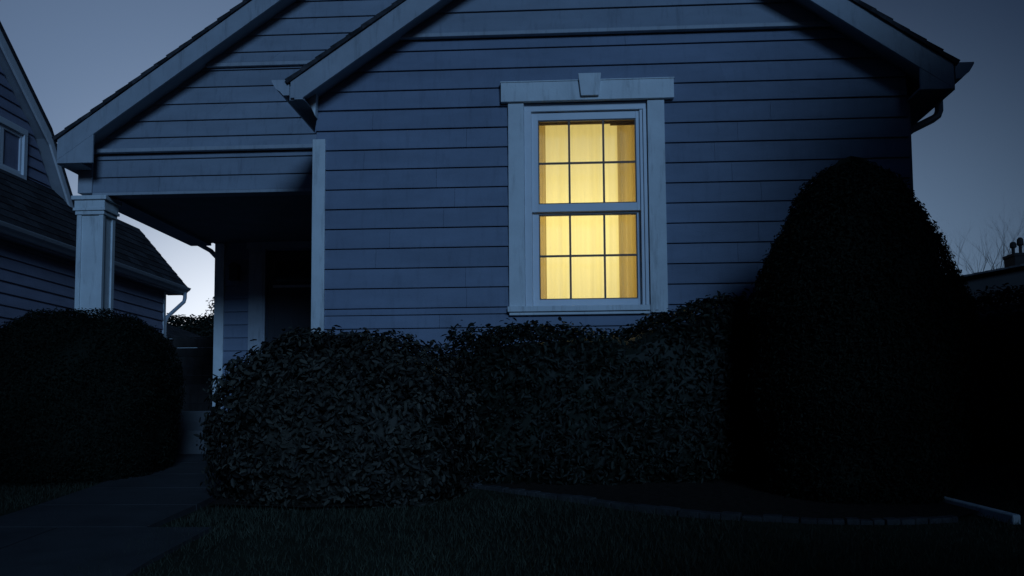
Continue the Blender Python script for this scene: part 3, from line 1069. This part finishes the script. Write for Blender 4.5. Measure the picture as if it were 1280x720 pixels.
def cone_field(P):
    zz = np.array([.60, .85, 1.1, 1.5, 1.9, 2.13, 2.33, 2.48, 2.61, 2.71, 2.78, 2.825, 3.15])
    rr_ = np.array([.38, .53, .59, .63, .615, .56, .487, .412, .333, .255, .17, .05, -.6])
    R = np.interp(P[:, 2], zz, rr_)
    rad = np.hypot(P[:, 0] - 1.725, (P[:, 1] - 6.02))
    return 1 + (rad - R) / .62


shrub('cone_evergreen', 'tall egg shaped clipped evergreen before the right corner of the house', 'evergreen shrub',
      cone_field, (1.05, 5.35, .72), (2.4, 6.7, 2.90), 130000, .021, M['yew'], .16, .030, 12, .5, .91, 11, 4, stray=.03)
# dark shrub filling the right edge
shrub('side_hedge', 'black hedge at the right edge beyond the cone shaped evergreen', 'hedge',
      superbox((3.9, 8.1, 1.5), (1.3, .6, .78), 3.5), (2.55, 7.4, .8), (5.3, 8.8, 2.4), 30000, .035, M['privet'], .12, .05, 17, .5, .85, 6, 6, stray=.05)
# tree mass and tufts on the skyline in the left gap
shrub('far_shrub', 'dark tufted shrub on the skyline, low in the gap beside the porch wall', 'shrub',
      superbox((-10.55, 28.6, 3.6), (.26, .35, 1.12), 2.2), (-11.0, 28, 2.3), (-10.1, 29.2, 5.0), 1100, .13, M['privet'], .5, .3, 23, .4, .5, 6, 3, stray=.3)
shrub('far_tree', 'wide dark tree crown on the skyline in the gap beside the porch wall', 'tree',
      superbox((-14.2, 36, 3.3), (2.9, 1.5, 2.0), 3.0), (-17.3, 34.3, 1.1), (-11.1, 37.7, 5.5), 26000, .12, M['privet'], .25, .05, 29, .5, .82, 1.6, 3, stray=.05)

# unseen tree added right of the camera to shade the front's right half
tr_ = shrub('added_shade_tree', 'big dense unseen tree added right of the viewpoint to shade the house front', 'tree',
            superbox((5.25, 1.6, 4.25), (2.2, 2.2, 2.1), 2.3), (2.95, -.8, 2.0), (7.6, 4.0, 6.5), 22000, .15, M['privet'], .55, .12, 41, .5, .5, 2.2, 1, stray=.1)
MB().tube([(5.25, 1.6, .1), (5.3, 1.6, 1.6), (5.2, 1.65, 3.2), (5.25, 1.6, 4.6)], [.24, .19, .15, .07], 12).build('trunk', M['bark'], tr_)

# unseen hedges added to shade the lawn and low shrubs, gap left for light
for cx_, hw, sd, side_word in ((-5.35, 4.1, 51, 'left'), (4.7, 3.0, 53, 'right')):
    shrub('added_shade_hedge', 'tall unseen conifer hedge added behind the viewpoint for shade, %s of the gap between two hedges' % side_word, 'hedge',
          superbox((cx_, -2.0, 2.15 - .7 * (cx_ > 0)), (hw, .6, 2.3 - .7 * (cx_ > 0)), 8), (cx_ - hw - .1, -2.7, 0.0), (cx_ + hw + .1, -1.3, 4.5), 16000, .14, M['yew'], .25, .04, sd, .45, .85, 2, 5, stray=.03)

# ------------------------------------------------------------------ grass
n = 90000
px = RNG.uniform(-4.6, 3.6, n)
py = 3.3 + RNG.random(n) ** 1.3 * 3.6
keep = ~((px > -3.15) & (px < -2.08))
bx = np.array([b[0] for b in bedpts])
by = np.array([b[1] for b in bedpts])
keep &= (py < np.interp(px, bx, by, left=9, right=9) - .05) | (px < -2.1)
px, py = px[keep], py[keep]
pz = np.interp(py, GY, GZ)
P = np.stack([px, py, pz], 1)
n = len(P)
tall = .022 + .020 * (lump(P * np.array([1, 1, 0]), 3.0, 2) + 1) / 2
h = tall * RNG.uniform(.6, 1.4, n)
a = RNG.uniform(0, 6.283, n)
side_ = np.stack([np.cos(a), np.sin(a), np.zeros(n)], 1) * .0022
lean = np.stack([RNG.normal(size=n), RNG.normal(size=n), np.zeros(n)], 1) * (h * .4)[:, None]
V = np.stack([P - side_, P + side_, P + lean + np.stack([np.zeros(n), np.zeros(n), h], 1)], 1).reshape(-1, 3)
me = bpy.data.meshes.new('grass')
me.vertices.add(len(V))
me.vertices.foreach_set('co', V.ravel())
me.loops.add(3 * n)
me.loops.foreach_set('vertex_index', np.arange(3 * n, dtype=np.int32))
me.polygons.add(n)
me.polygons.foreach_set('loop_start', np.arange(0, 3 * n, 3, dtype=np.int32))
me.polygons.foreach_set('loop_total', np.full(n, 3, dtype=np.int32))
me.update()
me.materials.append(M['blade'])
go = bpy.data.objects.new('grass', me)
C.objects.link(go)
tag(go, 'short dark lawn grass before the hedges', 'grass', kind='stuff')
